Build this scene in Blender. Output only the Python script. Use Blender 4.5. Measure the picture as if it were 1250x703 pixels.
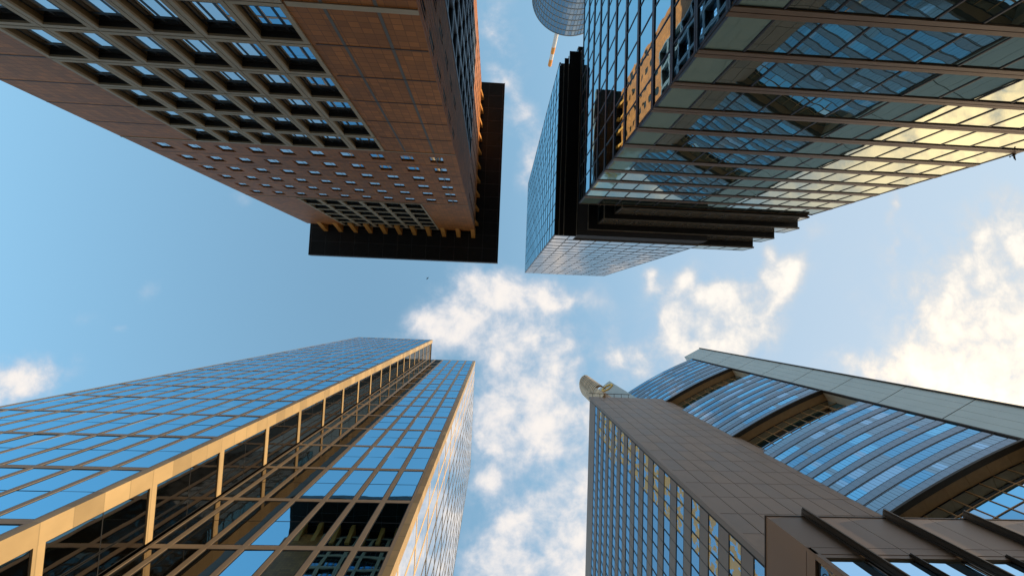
import bpy, math, random
from mathutils import Vector, Matrix
random.seed(7)
S = bpy.context.scene
for o in list(bpy.data.objects): bpy.data.objects.remove(o)
COL = S.collection

# ------------------------------------------------------------------ camera
F_PX, ZPX, ZPY, YAW = 470.0, 604.6, 379.3, 0.0385      # focal length in photo pixels, zenith point, street yaw
fw = Vector((ZPX-625, ZPY-351.5, F_PX)).normalized()   # world up in camera axes (right, down, forward)
rx = Vector((math.cos(YAW), math.sin(YAW), 0)); rx = (rx - fw*rx.dot(fw)).normalized()
ry = fw.cross(rx)
cam = bpy.data.cameras.new('camera'); co = bpy.data.objects.new('camera', cam); COL.objects.link(co)
right = Vector((rx[0], ry[0], fw[0])); down = Vector((rx[1], ry[1], fw[1])); fwd = Vector((rx[2], ry[2], fw[2]))
M3 = Matrix((right, -down, -fwd)).transposed()
co.matrix_world = M3.to_4x4()                          # camera at the world origin; the street lies 1.6 m below
cam.sensor_width = 36; cam.lens = 36*F_PX/1250; cam.clip_end = 20000; cam.clip_start = 0.05
S.camera = co
def proj(p):
    d = rx*p[0] + ry*p[1] + fw*p[2]
    if d[2] < 1e-3: return None
    return (d[0]/d[2]*F_PX+625, d[1]/d[2]*F_PX+351.5)
def tan_of(px, py):
    d = Vector((px-625, py-351.5, F_PX)); return d.dot(rx)/d.dot(fw), d.dot(ry)/d.dot(fw)

# ------------------------------------------------------------------ light
SUN_EL, SUN_SLOPE = math.radians(13), -0.12
sdir = Vector((1, SUN_SLOPE, 0)).normalized()*math.cos(SUN_EL) + Vector((0, 0, math.sin(SUN_EL)))
sl = bpy.data.lights.new('sun', 'SUN'); sl.energy = 2.0; sl.angle = math.radians(0.6); sl.color = (1.0, 0.76, 0.47)
so = bpy.data.objects.new('sun', sl); COL.objects.link(so); so.rotation_euler = sdir.to_track_quat('Z', 'Y').to_euler()
S.view_settings.view_transform = 'Standard'; S.view_settings.look = 'None'
S.view_settings.exposure = 1.1; S.view_settings.gamma = 1
S.render.engine = 'CYCLES'
S.cycles.max_bounces = 7; S.cycles.glossy_bounces = 5; S.cycles.diffuse_bounces = 3

# ------------------------------------------------------------------ world: Nishita sky with procedural clouds
W = bpy.data.worlds.new('World'); S.world = W; W.use_nodes = True
nt = W.node_tree; nt.nodes.clear()
def N(t, **k):
    n = nt.nodes.new(t)
    for a, v in k.items(): setattr(n, a, v)
    return n
def L(a, b): nt.links.new(a, b)
def mth(op, a, b=None, c=None, clamp=False):
    n = N('ShaderNodeMath', operation=op); n.use_clamp = clamp
    for i, v in enumerate((a, b, c)):
        if v is None: continue
        if isinstance(v, (int, float)): n.inputs[i].default_value = v
        else: L(v, n.inputs[i])
    return n.outputs[0]
sky = N('ShaderNodeTexSky', sky_type='NISHITA'); sky.sun_disc = False
sky.sun_elevation = SUN_EL; sky.sun_rotation = math.atan2(sdir.x, sdir.y)
sky.air_density = 1.0; sky.dust_density = 1.0; sky.ozone_density = 1.6
tc = N('ShaderNodeTexCoord'); sep = N('ShaderNodeSeparateXYZ'); L(tc.outputs['Generated'], sep.inputs[0])
zc = mth('MAXIMUM', sep.outputs[2], 0.06)
px_, py_ = mth('DIVIDE', sep.outputs[0], zc), mth('DIVIDE', sep.outputs[1], zc)
P = N('ShaderNodeCombineXYZ'); L(px_, P.inputs[0]); L(py_, P.inputs[1])
# warp of the cloud plane
wn = N('ShaderNodeTexNoise'); wn.inputs['Scale'].default_value = 3.2; wn.inputs['Detail'].default_value = 5; L(P.outputs[0], wn.inputs['Vector'])
wv = N('ShaderNodeVectorMath', operation='SUBTRACT'); L(wn.outputs['Color'], wv.inputs[0]); wv.inputs[1].default_value = (.5, .5, .5)
ws = N('ShaderNodeVectorMath', operation='SCALE'); L(wv.outputs[0], ws.inputs[0]); ws.inputs['Scale'].default_value = 0.16
Pw = N('ShaderNodeVectorMath', operation='ADD'); L(P.outputs[0], Pw.inputs[0]); L(ws.outputs[0], Pw.inputs[1])
# (direction given as pixel of the zenith view, radius px x, y, weight, rotation deg)
BL = [(612,396,42,34,1.05,0),(580,372,32,34,.8,0),(540,385,40,26,.55,-25),(600,342,34,22,.55,0),(668,356,34,17,.8,5),(700,362,20,10,.5,0),
      (676,420,26,20,.7,-40),(655,450,22,26,.65,0),(612,440,18,16,.5,0),(640,485,34,20,.85,0),(600,512,30,26,.9,0),(650,532,40,26,.9,0),(700,515,30,26,.8,0),(598,588,22,26,.9,20),
      (667,605,26,14,.6,-40),(655,680,48,40,1.0,0),(618,640,20,14,.4,0),(710,600,16,60,.6,0),(600,690,30,20,.55,0),
      (899,394,36,34,1.15,0),(935,352,34,24,1.05,-25),(968,330,26,18,.9,-30),(937,308,10,20,.7,10),(877,348,20,14,.75,0),(867,425,44,20,.95,0),
      (826,384,12,26,.85,15),(810,352,12,14,.6,0),(806,335,10,8,.6,0),(846,336,9,17,.7,0),(782,445,34,16,.65,0),(745,440,26,16,.35,0),
      (1225,440,84,56,1.35,0),(1235,378,52,46,1.2,0),(1150,448,34,22,.75,0),(1165,400,18,14,.5,0),(1300,400,130,80,1.2,0),(1300,300,70,50,1.0,0),(1240,262,34,32,.7,0),(1205,300,22,16,.45,0),(1085,455,34,16,.6,0),
      (1083,262,7,20,.6,5),(1090,302,9,18,.6,25),(1000,280,30,20,.2,0),(1030,440,40,14,.3,0),
      (12,468,46,26,.85,0),(58,452,30,18,.45,0),(-60,480,60,50,.9,0),(100,391,26,12,.28,0),(182,365,22,12,.25,-35),(292,240,22,14,.3,0),(150,412,10,6,.3,0),
      (598,20,30,50,.42,0),(616,95,28,46,.5,-15),(638,165,24,50,.52,-12),(650,215,16,40,.4,0),
      (640,560,60,120,.30,0),(600,440,60,60,.30,0),(560,420,40,30,.3,0),(690,460,40,60,.25,0),(850,380,90,60,.28,-20),(1180,330,90,60,.2,0),(740,380,14,60,.22,-10),(520,400,30,16,.4,-20),
      # clouds outside the frame, seen in the glass
      (1350,640,190,110,1.0,0),(1150,640,110,60,.95,0),(1600,500,260,160,1.0,0),(640,780,160,60,.8,0),(760,720,80,80,.8,0),(780,600,40,60,.6,0),(800,520,50,40,.5,0),(1000,560,120,50,.75,0),(2300,600,900,400,.9,0)]
acc = None
for (bx, by, sx, sy, w, rot) in BL:
    tx, ty = tan_of(bx, by)
    mp = N('ShaderNodeMapping', vector_type='TEXTURE'); mp.inputs['Location'].default_value = (tx, ty, 0)
    mp.inputs['Rotation'].default_value = (0, 0, math.radians(rot)); mp.inputs['Scale'].default_value = (sx/F_PX, sy/F_PX, 1)
    L(Pw.outputs[0], mp.inputs[0])
    dt = N('ShaderNodeVectorMath', operation='DOT_PRODUCT'); L(mp.outputs[0], dt.inputs[0]); L(mp.outputs[0], dt.inputs[1])
    g = mth('MULTIPLY', mth('EXPONENT', mth('MULTIPLY', dt.outputs['Value'], -0.8)), w)
    acc = g if acc is None else mth('ADD', acc, g)
fn = N('ShaderNodeTexNoise'); fn.inputs['Scale'].default_value = 11; fn.inputs['Detail'].default_value = 14; fn.inputs['Roughness'].default_value = .6; fn.inputs['Distortion'].default_value = .15
L(P.outputs[0], fn.inputs['Vector'])
fn2 = N('ShaderNodeTexNoise'); fn2.inputs['Scale'].default_value = 3.4; fn2.inputs['Detail'].default_value = 8; fn2.inputs['Roughness'].default_value = .6
L(P.outputs[0], fn2.inputs['Vector'])
nz = mth('ADD', mth('MULTIPLY', mth('SUBTRACT', fn.outputs[0], .5), 2.6), mth('MULTIPLY', mth('SUBTRACT', fn2.outputs[0], .5), .9))
acc = mth('MINIMUM', acc, 1.0)
dens = mth('ADD', acc, mth('MULTIPLY', nz, mth('ADD', mth('MINIMUM', mth('MULTIPLY', acc, 1.7), .85), .05)))
mr = N('ShaderNodeMapRange', interpolation_type='SMOOTHSTEP'); L(dens, mr.inputs[0]); mr.inputs[1].default_value = .10; mr.inputs[2].default_value = 1.25
cover = mr.outputs[0]
# thin veil growing towards the sun's side of the sky
dsun = N('ShaderNodeVectorMath', operation='DOT_PRODUCT'); L(tc.outputs['Generated'], dsun.inputs[0]); dsun.inputs[1].default_value = sdir
veil = N('ShaderNodeMapRange', interpolation_type='SMOOTHSTEP'); L(dsun.outputs['Value'], veil.inputs[0])
veil.inputs[1].default_value = -.2; veil.inputs[2].default_value = .95; veil.inputs[3].default_value = .34; veil.inputs[4].default_value = .93
gl = N('ShaderNodeMapRange', interpolation_type='SMOOTHSTEP'); L(dsun.outputs['Value'], gl.inputs[0]); gl.inputs[1].default_value = .2; gl.inputs[2].default_value = .98
skm = N('ShaderNodeVectorMath', operation='MULTIPLY'); L(sky.outputs[0], skm.inputs[0])
SKYGAIN = 1.0
skm.inputs[1].default_value = (0.95, 1.20, 1.08)
def mixc(f, a, b):
    n = N('ShaderNodeMix', data_type='RGBA')
    if isinstance(f, (int, float)): n.inputs[0].default_value = f
    else: L(f, n.inputs[0])
    for i, v in ((6, a), (7, b)):
        if isinstance(v, tuple): n.inputs[i].default_value = v+(1,)
        else: L(v, n.inputs[i])
    return n.outputs[2]
CW = 3.1
c_far, c_near = (.66*CW, .69*CW, .76*CW), (1.9*CW, 1.45*CW, .92*CW)
veilc = mixc(gl.outputs[0], (.33*CW, .575*CW, .80*CW), (.54*CW, .66*CW, .80*CW))
core = N('ShaderNodeMapRange', interpolation_type='SMOOTHSTEP'); L(dens, core.inputs[0]); core.inputs[1].default_value = .45; core.inputs[2].default_value = 1.5
cl_lo = mixc(gl.outputs[0], (.60*CW, .66*CW, .76*CW), (.74*CW, .72*CW, .70*CW))
cl_hi = mixc(gl.outputs[0], (.98*CW, .92*CW, .87*CW), (1.10*CW, 1.04*CW, .94*CW))
cloudc = mixc(core.outputs[0], cl_lo, cl_hi)
c1 = mixc(veil.outputs[0], skm.outputs[0], veilc)
c2 = mixc(cover, c1, cloudc)
# the glow round the sun, behind the tall tower: bright golden cloud
gt_ = N('ShaderNodeVectorMath', operation='DISTANCE'); L(P.outputs[0], gt_.inputs[0]); gt_.inputs[1].default_value = (1.3, .68, 0)
gmk = mth('MULTIPLY', mth('EXPONENT', mth('MULTIPLY', mth('POWER', mth('DIVIDE', gt_.outputs['Value'], .42), 2.0), -1.0)), mth('ADD', cover, .15), clamp=True)
c2 = mixc(gmk, c2, (3.6*CW, 2.6*CW, 1.45*CW))
# warm horizon haze added all round, out of view, to warm the ambient light
hz = N('ShaderNodeMapRange', interpolation_type='SMOOTHSTEP'); L(sep.outputs[2], hz.inputs[0]); hz.inputs[1].default_value = .50; hz.inputs[2].default_value = .05; hz.inputs[3].default_value = 0; hz.inputs[4].default_value = .9
c2 = mixc(hz.outputs[0], c2, mixc(gl.outputs[0], (1.05*CW, .74*CW, .50*CW), (1.9*CW, 1.25*CW, .62*CW)))
bg = N('ShaderNodeBackground'); L(c2, bg.inputs[0]); bg.inputs[1].default_value = 0.15
wo = N('ShaderNodeOutputWorld'); L(bg.outputs[0], wo.inputs[0])

# ------------------------------------------------------------------ materials
def mat(name, col, rough=.6, metal=0., spec=.5, var=.12, scale=.8, bump=0., joint=None, fine=0.):
    m = bpy.data.materials.new(name); m.use_nodes = True; t = m.node_tree; b = t.nodes['Principled BSDF']
    b.inputs['Roughness'].default_value = rough; b.inputs['Metallic'].default_value = metal; b.inputs['Specular IOR Level'].default_value = spec
    ge = t.nodes.new('ShaderNodeNewGeometry')
    n = t.nodes.new('ShaderNodeTexNoise'); n.inputs['Scale'].default_value = scale; n.inputs['Detail'].default_value = 6; t.links.new(ge.outputs['Position'], n.inputs['Vector'])
    mp = t.nodes.new('ShaderNodeMapRange'); t.links.new(n.outputs[0], mp.inputs[0]); mp.inputs[1].default_value = .25; mp.inputs[2].default_value = .75; mp.inputs[3].default_value = 1-var; mp.inputs[4].default_value = 1+var
    val = mp.outputs[0]
    if joint:     # tiled cladding: size of one tile in metres, cells vary slightly in tone, thin darker joints
        sx, sz, depth = joint
        sp = t.nodes.new('ShaderNodeSeparateXYZ'); t.links.new(ge.outputs['Position'], sp.inputs[0])
        ad = t.nodes.new('ShaderNodeMath'); ad.operation = 'ADD'; t.links.new(sp.outputs[0], ad.inputs[0]); t.links.new(sp.outputs[1], ad.inputs[1])
        cb = t.nodes.new('ShaderNodeCombineXYZ'); t.links.new(ad.outputs[0], cb.inputs[0]); t.links.new(sp.outputs[2], cb.inputs[1])
        br = t.nodes.new('ShaderNodeTexBrick'); br.offset = 0; br.inputs['Scale'].default_value = 1; br.inputs['Brick Width'].default_value = sx; br.inputs['Row Height'].default_value = sz
        br.inputs['Mortar Size'].default_value = .035; br.inputs['Color1'].default_value = (1.2,)*3+(1,); br.inputs['Color2'].default_value = (.8,)*3+(1,); br.inputs['Mortar'].default_value = (1-depth,)*3+(1,)
        t.links.new(cb.outputs[0], br.inputs['Vector'])
        mu = t.nodes.new('ShaderNodeMath'); mu.operation = 'MULTIPLY'; t.links.new(val, mu.inputs[0]); t.links.new(br.outputs[0], mu.inputs[1]); val = mu.outputs[0]
    cm = t.nodes.new('ShaderNodeVectorMath'); cm.operation = 'SCALE'; cm.inputs[0].default_value = col; t.links.new(val, cm.inputs['Scale'])
    t.links.new(cm.outputs[0], b.inputs['Base Color'])
    if bump:
        bp = t.nodes.new('ShaderNodeBump'); bp.inputs['Strength'].default_value = bump; bp.inputs['Distance'].default_value = min(.05, dep*.35)
        n2 = t.nodes.new('ShaderNodeTexNoise'); n2.inputs['Scale'].default_value = 4; t.links.new(ge.outputs['Position'], n2.inputs['Vector'])
        t.links.new(n2.outputs[0], bp.inputs['Height']); t.links.new(bp.outputs[0], b.inputs['Normal'])
    return m
def glass(name, tint, refl, body, wave=.02, wscale=.5, rough=.01, rmax=1.0):
    m = bpy.data.materials.new(name); m.use_nodes = True; t = m.node_tree; t.nodes.clear()
    o = t.nodes.new('ShaderNodeOutputMaterial'); mx = t.nodes.new('ShaderNodeMixShader'); d = t.nodes.new('ShaderNodeBsdfDiffuse'); g = t.nodes.new('ShaderNodeBsdfGlossy')
    d.inputs[0].default_value = body+(1,); g.inputs[0].default_value = tint+(1,); g.inputs['Roughness'].default_value = rough
    fr = t.nodes.new('ShaderNodeFresnel'); fr.inputs[0].default_value = 1.5
    mr = t.nodes.new('ShaderNodeMapRange'); t.links.new(fr.outputs[0], mr.inputs[0]); mr.inputs[3].default_value = refl; mr.inputs[4].default_value = rmax
    t.links.new(mr.outputs[0], mx.inputs[0]); t.links.new(d.outputs[0], mx.inputs[1]); t.links.new(g.outputs[0], mx.inputs[2]); t.links.new(mx.outputs[0], o.inputs[0])
    ge = t.nodes.new('ShaderNodeNewGeometry'); n = t.nodes.new('ShaderNodeTexNoise'); n.inputs['Scale'].default_value = wscale; n.inputs['Detail'].default_value = 1.5
    t.links.new(ge.outputs['Position'], n.inputs['Vector'])
    bp = t.nodes.new('ShaderNodeBump'); bp.inputs['Strength'].default_value = 1; bp.inputs['Distance'].default_value = wave; t.links.new(n.outputs[0], bp.inputs['Height'])
    t.links.new(bp.outputs[0], g.inputs['Normal']); t.links.new(bp.outputs[0], fr.inputs['Normal'])
    return m
M = dict(
  clad=mat('orange brown tile cladding', (.44, .150, .027), .6, var=.2, scale=.25, joint=(.9, .65, .38)),
  brownjoint=mat('dark brown joint', (.07, .045, .035), .6),
  greyjoint=mat('grey joint strip', (.16, .14, .12), .6),
  stone=mat('pale olive stone', (.50, .40, .28), .7, var=.1),
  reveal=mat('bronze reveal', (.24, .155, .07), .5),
  bluegrey=mat('blue grey metal frame', (.22, .26, .31), .4, .3),
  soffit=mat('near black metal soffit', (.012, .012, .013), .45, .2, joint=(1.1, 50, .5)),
  orange=mat('orange fin', (.72, .32, .07), .5),
  muntin=mat('dark bronze glazing bar', (.03, .03, .032), .4),
  trim=mat('light metal edge trim', (.34, .31, .27), .4, .4),
  roofedge=mat('grey roof edge', (.12, .12, .13), .5),
  g_dark=glass('dark window glass', (.62, .82, 1.0), .30, (.012, .014, .016), .004),
  g_blue=glass('blue coated window glass', (.34, .68, .89), .45, (.01, .018, .03), .008, .3),
  g_blue2=glass('dimmer blue window glass', (.34, .72, .96), .03, (.055, .27, .56), .004, .3, rmax=.10),
  g_warm=glass('clear silvery window glass', (.95, .95, .95), .42, (.03, .03, .03), .02, .35),
  g_teal=glass('teal coated window glass', (.70, .78, .72), .40, (.03, .045, .04), .007, .28),
  g_teal2=glass('blue teal window glass', (.55, .84, .96), .42, (.012, .03, .04), .008, .4),
  g_bay=glass('pale mirrored window glass', (.85, .93, 1.0), .62, (.015, .016, .018), .003),
  g_step=glass('window glass with lightened body', (.9, .88, .8), .35, (.17, .145, .11), .01),  # body lightened to imitate brighter reflections between the soffits
  g_sky=glass('sky blue mirrored glass', (.55, .80, 1.0), .62, (.012, .02, .03), .006, .4),
  g_clear=glass('dark clear glass', (.75, .70, .62), .05, (.02, .02, .016), .01, .4, rmax=.42),
  greencol=mat('pale green column', (.36, .40, .22), .5), slab=mat('grey ceiling slab', (.16, .15, .14), .7),
  g_dim=glass('dark anti reflective glass', (.75, .70, .62), .03, (.018, .02, .02), .01, .4, rmax=.10),
  g_blueb=glass('blue window glass with lowered blind', (.34, .68, .89), .38, (.06, .09, .12), .008, .3),
  g_pale=glass('pale green glass', (.7, .9, .85), .30, (.20, .29, .25), .01, .5),  # first column panes: pale green body colour
  beige=mat('beige stone frame', (.43, .335, .25), .6, var=.07),
  gold=mat('stone trim toned sunlit gold', (.50, .36, .19), .55, var=.08, joint=(50, 2.0, .25)),  # warm sunlight on the beige stone put into the colour
  gasket=mat('black gasket', (.012, .012, .014), .5),
  bronze=mat('bronze brown metal band', (.22, .13, .072), .42, .25, var=.1),
  bronze_d=mat('dark bronze mullion', (.055, .05, .055), .4, .4),
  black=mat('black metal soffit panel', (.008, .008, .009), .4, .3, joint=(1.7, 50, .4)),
  core=mat('dark inner wall', (.05, .05, .055), .8),
  taupe=mat('taupe aluminium panel', (.26, .172, .112), .45, .25, var=.08, scale=.15),
  taupe_d=mat('dark taupe metal', (.06, .045, .032), .5, .3),
  umber=mat('umber soffit panel', (.42, .25, .11), .55),
  greyband=glass('mauve grey spandrel glass', (.46, .48, .53), .14, (.115, .11, .12), .006, .5, .08, rmax=.6),
  pale=mat('pale grey green metal panel', (.50, .535, .50), .38, .35, var=.06, scale=.2),
  palerib=mat('pale ribbed wall', (.55, .50, .40), .6),
  cream=mat('cream curved screen', (.58, .46, .30), .55, var=.1, joint=(1.8, 2.6, .4)),
  yellow=mat('yellow sign paint', (.80, .55, .02), .4),
  white=mat('white paint', (.78, .76, .72), .5), orangep=mat('orange paint', (.85, .33, .02), .5),
  g_round=glass('round tower glass', (.50, .66, .80), .40, (.05, .08, .10), .02, .3),
  roundfr=mat('silver floor ring', (.28, .27, .25), .4, .5),
  asphalt=mat('asphalt', (.05, .05, .052), .85, scale=2), pave=mat('grey paving', (.24, .23, .21), .8, joint=(.8, .8, .3)), paint=mat('road paint', (.75, .75, .72), .7),
  kerb=mat('granite kerb', (.3, .29, .28), .8), feather=mat('dark feathers', (.035, .028, .025), .8),
  lamp=None)

# ------------------------------------------------------------------ mesh helpers
class MB:
    def __init__(s): s.v = []; s.f = []; s.m = []
    def hexa(s, pts, m=0):
        i = len(s.v); s.v += [tuple(p) for p in pts]
        for q in ((0,3,2,1),(4,5,6,7),(0,1,5,4),(1,2,6,5),(2,3,7,6),(3,0,4,7)):
            s.f.append(tuple(i+k for k in q)); s.m.append(m)
    def box(s, x0, x1, y0, y1, z0, z1, m=0):
        s.hexa([(x0,y0,z0),(x1,y0,z0),(x1,y1,z0),(x0,y1,z0),(x0,y0,z1),(x1,y0,z1),(x1,y1,z1),(x0,y1,z1)], m)
    def prism(s, plan, z0, z1, m=0):
        n = len(plan); i = len(s.v)
        s.v += [(p[0], p[1], z0) for p in plan] + [(p[0], p[1], z1) for p in plan]
        s.f.append(tuple(range(i+n-1, i-1, -1))); s.f.append(tuple(range(i+n, i+2*n))); s.m += [m, m]
        for k in range(n):
            l = (k+1) % n; s.f.append((i+k, i+l, i+n+l, i+n+k)); s.m.append(m)
    def bar(s, a, b, r, m=0, sides=8, r2=None):
        a, b = Vector(a), Vector(b); d = (b-a).normalized(); u = d.orthogonal().normalized(); w = d.cross(u); i = len(s.v); r2 = r if r2 is None else r2
        for p, q in ((a, r), (b, r2)):
            for k in range(sides):
                an = 2*math.pi*k/sides; s.v.append(tuple(p + (u*math.cos(an)+w*math.sin(an))*q))
        for k in range(sides):
            l = (k+1) % sides; s.f.append((i+k, i+l, i+sides+l, i+sides+k)); s.m.append(m)
        s.f.append(tuple(range(i+sides-1, i-1, -1))); s.f.append(tuple(range(i+sides, i+2*sides))); s.m += [m, m]
    def build(s, name, mats, parent=None, kind=None, label=None, center=False):
        if not isinstance(mats, (list, tuple)): mats = [mats]
        base = world_loc(parent); c = Vector(base)
        if center or parent is None:
            n = len(s.v); xs = [p[0] for p in s.v]; ys = [p[1] for p in s.v]; zs = [p[2] for p in s.v]
            c = Vector(((min(xs)+max(xs))/2, (min(ys)+max(ys))/2, min(zs)))
        me = bpy.data.meshes.new(name); me.from_pydata([(p[0]-c[0], p[1]-c[1], p[2]-c[2]) for p in s.v], [], s.f)
        for m in mats: me.materials.append(m)
        me.polygons.foreach_set('material_index', s.m); me.update()
        o = bpy.data.objects.new(name, me); COL.objects.link(o)
        o.location = c - Vector(base); WL[o.name] = tuple(c)
        if parent: o.parent = parent
        if kind: o['kind'] = kind
        if label: o['label'] = label
        return o
WL = {}
def world_loc(o): return WL[o.name] if o else (0, 0, 0)
def thing(name, label, cat, loc, group=None):
    o = bpy.data.objects.new(name, None); COL.objects.link(o); o.location = loc; WL[o.name] = tuple(loc)
    o['label'] = label; o['category'] = cat
    if group: o['group'] = group
    return o
class Face:
    """vertical plane: start a -> end b in plan, outward normal on the given side"""
    def __init__(s, a, b, side=1):
        s.a = Vector((a[0], a[1], 0)); d = Vector((b[0]-a[0], b[1]-a[1], 0)); s.len = d.length; s.u = d/s.len
        s.n = Vector((s.u.y, -s.u.x, 0))*side
    def p(s, u, z, d=0): return s.a + s.u*u + s.n*d + Vector((0, 0, z))
    def box(s, mb, u0, u1, z0, z1, d0, d1, m=0):
        mb.hexa([s.p(u0,z0,d0), s.p(u1,z0,d0), s.p(u1,z0,d1), s.p(u0,z0,d1), s.p(u0,z1,d0), s.p(u1,z1,d0), s.p(u1,z1,d1), s.p(u0,z1,d1)], m)
class Windows:
    """collects windows; the hundred that show largest become parts of their own, the rest one stuff part"""
    def __init__(s, name='window'): s.l = []; s.name = name
    def add(s, face, u0, u1, z0, z1, d, gm, fm, fw=.08, bars=(), tilt=.004, dep=.05, hb=.06):
        c = [face.p(u0,z0,d), face.p(u1,z0,d), face.p(u1,z1,d), face.p(u0,z1,d)]
        pr = [proj(q) if q.z > .5 else None for q in c]; A = 0; vis = False
        if all(pr) and (face.p(0,0,d)).dot(face.n) < 0:
            A = abs(sum(pr[i][0]*pr[(i+1)%4][1]-pr[(i+1)%4][0]*pr[i][1] for i in range(4)))/2
            cx = sum(q[0] for q in pr)/4; cy = sum(q[1] for q in pr)/4
            vis = -25 < cx < 1275 and -25 < cy < 728
        s.l.append((A if vis else 0, face, u0, u1, z0, z1, d, gm, fm, fw, bars, tilt, dep, hb))
    def geo(s, w, mg, mf, gi, fi):
        A, f, u0, u1, z0, z1, d, gm, fm, fw, bars, tilt, dep, hb = w
        t = [random.uniform(-tilt, tilt) for _ in range(3)]; t.append(t[0]+t[2]-t[1])   # planar pane, slightly out of true
        q = [(u0, z0), (u1, z0), (u1, z1), (u0, z1)]
        lo = [f.p(a, b, d-dep) for a, b in q]; hi = [f.p(a, b, d+t[k]) for k, (a, b) in enumerate(q)]
        i = len(mg.v); mg.v += [tuple(p) for p in lo+hi]
        for k in ((0,1,2,3),(7,6,5,4),(0,4,5,1),(1,5,6,2),(2,6,7,3),(3,7,4,0)): mg.f.append(tuple(i+j for j in k)); mg.m.append(gi)
        e = min(.05, dep*.35)
        if fw > 0:
            f.box(mf, u0, u0+fw, z0, z1, d-dep, d+e, fi); f.box(mf, u1-fw, u1, z0, z1, d-dep, d+e, fi)
            f.box(mf, u0+fw, u1-fw, z0, z0+fw, d-dep, d+e-.003, fi); f.box(mf, u0+fw, u1-fw, z1-fw, z1, d-dep, d+e-.003, fi)
        for kind, pos, *rest in bars:
            lim = rest[0] if rest else None
            if kind == 'h': f.box(mf, u0+fw, u1-fw, z0+(z1-z0)*pos-hb/2, z0+(z1-z0)*pos+hb/2, d-dep, d+e*.7, fi)
            else: f.box(mf, u0+(u1-u0)*pos-hb/2, u0+(u1-u0)*pos+hb/2, z0+fw, z1-fw, d-dep, d+e*.8, fi)
    def finish(s, parent, n=100, frames=True):
        s.l.sort(key=lambda w: -w[0])
        for w in s.l[:n]:
            if w[0] <= 0 and len(s.l) > n: continue
            a, b = MB(), MB(); s.geo(w, a, b, 0, 0)
            o = a.build(s.name, w[7], parent, center=True)
            if b.v: b.build('frame', w[8], o)
        rest = s.l[n:] + [w for w in s.l[:n] if w[0] <= 0 and len(s.l) > n]
        if rest:
            mats = []; mb = MB()
            for w in rest:
                for m in (w[7], w[8]):
                    if m not in mats: mats.append(m)
                s.geo(w, mb, mb, mats.index(w[7]), mats.index(w[8]))
            mb.build(s.name, mats, parent, kind='stuff')
G = -1.6   # street level

# ------------------------------------------------------------------ ground
def structure(name, mb, m): o = mb.build(name, m); o['kind'] = 'structure'; return o
mb = MB(); mb.box(-4000, 4000, -4000, 4000, G-1, G-.15); structure('ground', mb, M['pave'])
mb = MB(); mb.box(-600, 600, -8.5, 8.5, G-.149, G-.146); mb.box(-3.2+0, 9.5, -600, -8.5, G-.149, G-.146); mb.box(2, 16, 8.5, 600, G-.149, G-.146); structure('road', mb, M['asphalt'])
mb = MB()
for (a, b, c, d) in ((-600,-3.3,-13,-8.6),(9.6,600,-13,-8.6),(-600,1.9,8.6,13),(16.1,600,8.6,13),(-6.5,-3.3,-600,-13),(9.6,14,-600,-13),(-6.5,1.9,13,600),(16.1,24,13,600)): mb.box(a, b, c, d, G-.148, G)
structure('pavement', mb, M['pave'])
mb = MB()
for k in range(-60, 60):
    if abs(k*6-3) > 12: mb.box(k*6, k*6+3, -.08, .08, G-.1459, G-.143)
structure('road_marking', mb, M['paint'])

# ================================================================== A: orange-brown tower with the black overhanging roof
A = thing('office_tower', 'orange-brown clad office tower with deep square windows under a wide black overhanging roof', 'tower', (-31, -47, G))
AX0, AX1, AY1, AY0 = -55.0, -6.9, -23.0, -68.0
HT = 112.0
core = MB(); core.box(AX0+.1, AX1-1.05, AY0+.1, AY1-1.05, G, 111.6); core.build('wall', M['core'], A)
fA = Face((AX0, AY1), (AX1, AY1), -1)      # faces +Y
rA = Face((AX1, AY0), (AX1, AY1), 1)       # faces +X
assert fA.n.y > .9 and rA.n.x > .9
PIT = 4.545
gx0 = (-44.55 - AX0); gx1 = gx0 + 6*PIT    # window bay in u
Zb = 56.6; rows = [Zb-4.6*k for k in range(13) if Zb-4.6*k > 0]
wa = Windows('window'); ws_ = Windows('slot_window')
cl = MB()
def clad_with_holes(face, mb, u0, u1, z0, z1, holes, d0=-1.0, d1=0.0, m=0):
    """solid cladding between u0..u1, z0..z1 with a regular set of rectangular openings: rows of (za,zb,[(ua,ub)...])"""
    zc = z0
    for za, zb, us in sorted(holes):
        if za > zc: face.box(mb, u0, u1, zc, za, d0, d1, m)
        uc = u0
        for ua, ub in sorted(us):
            if ua > uc: face.box(mb, uc, ua, za, zb, d0, d1, m)
            uc = ub
        if uc < u1: face.box(mb, uc, u1, za, zb, d0, d1, m)
        zc = zb
    if zc < z1: face.box(mb, u0, u1, zc, z1, d0, d1, m)
def slots_rows(zs, us, w=2.1, h=2.1): return [(z-h/2, z+h/2, [(u-w/2, u+w/2) for u in us]) for z in zs]
L_A = AX1-AX0
slot_u = [(-10.1-4.57*k)-AX0 for k in range(10)]; slot_z = [59.2+4.57*k for k in range(6)]
# front cladding
clad_with_holes(fA, cl, 0, gx0, G, Zb, [], -1.0)
clad_with_holes(fA, cl, gx1, L_A, G, Zb, [], -1.0)
clad_with_holes(fA, cl, 0, L_A, Zb, 85, slots_rows(slot_z, slot_u), -1.0)
clad_with_holes(fA, cl, 0, gx0, 85, HT, [], -1.0); clad_with_holes(fA, cl, gx1, L_A, 85, HT, [], -1.0)
for z in slot_z:
    for u in slot_u: ws_.add(fA, u-1.05, u+1.05, z-1.05, z+1.05, -.2, M['g_bay'], M['muntin'], .06, [('v', .62)])
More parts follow.
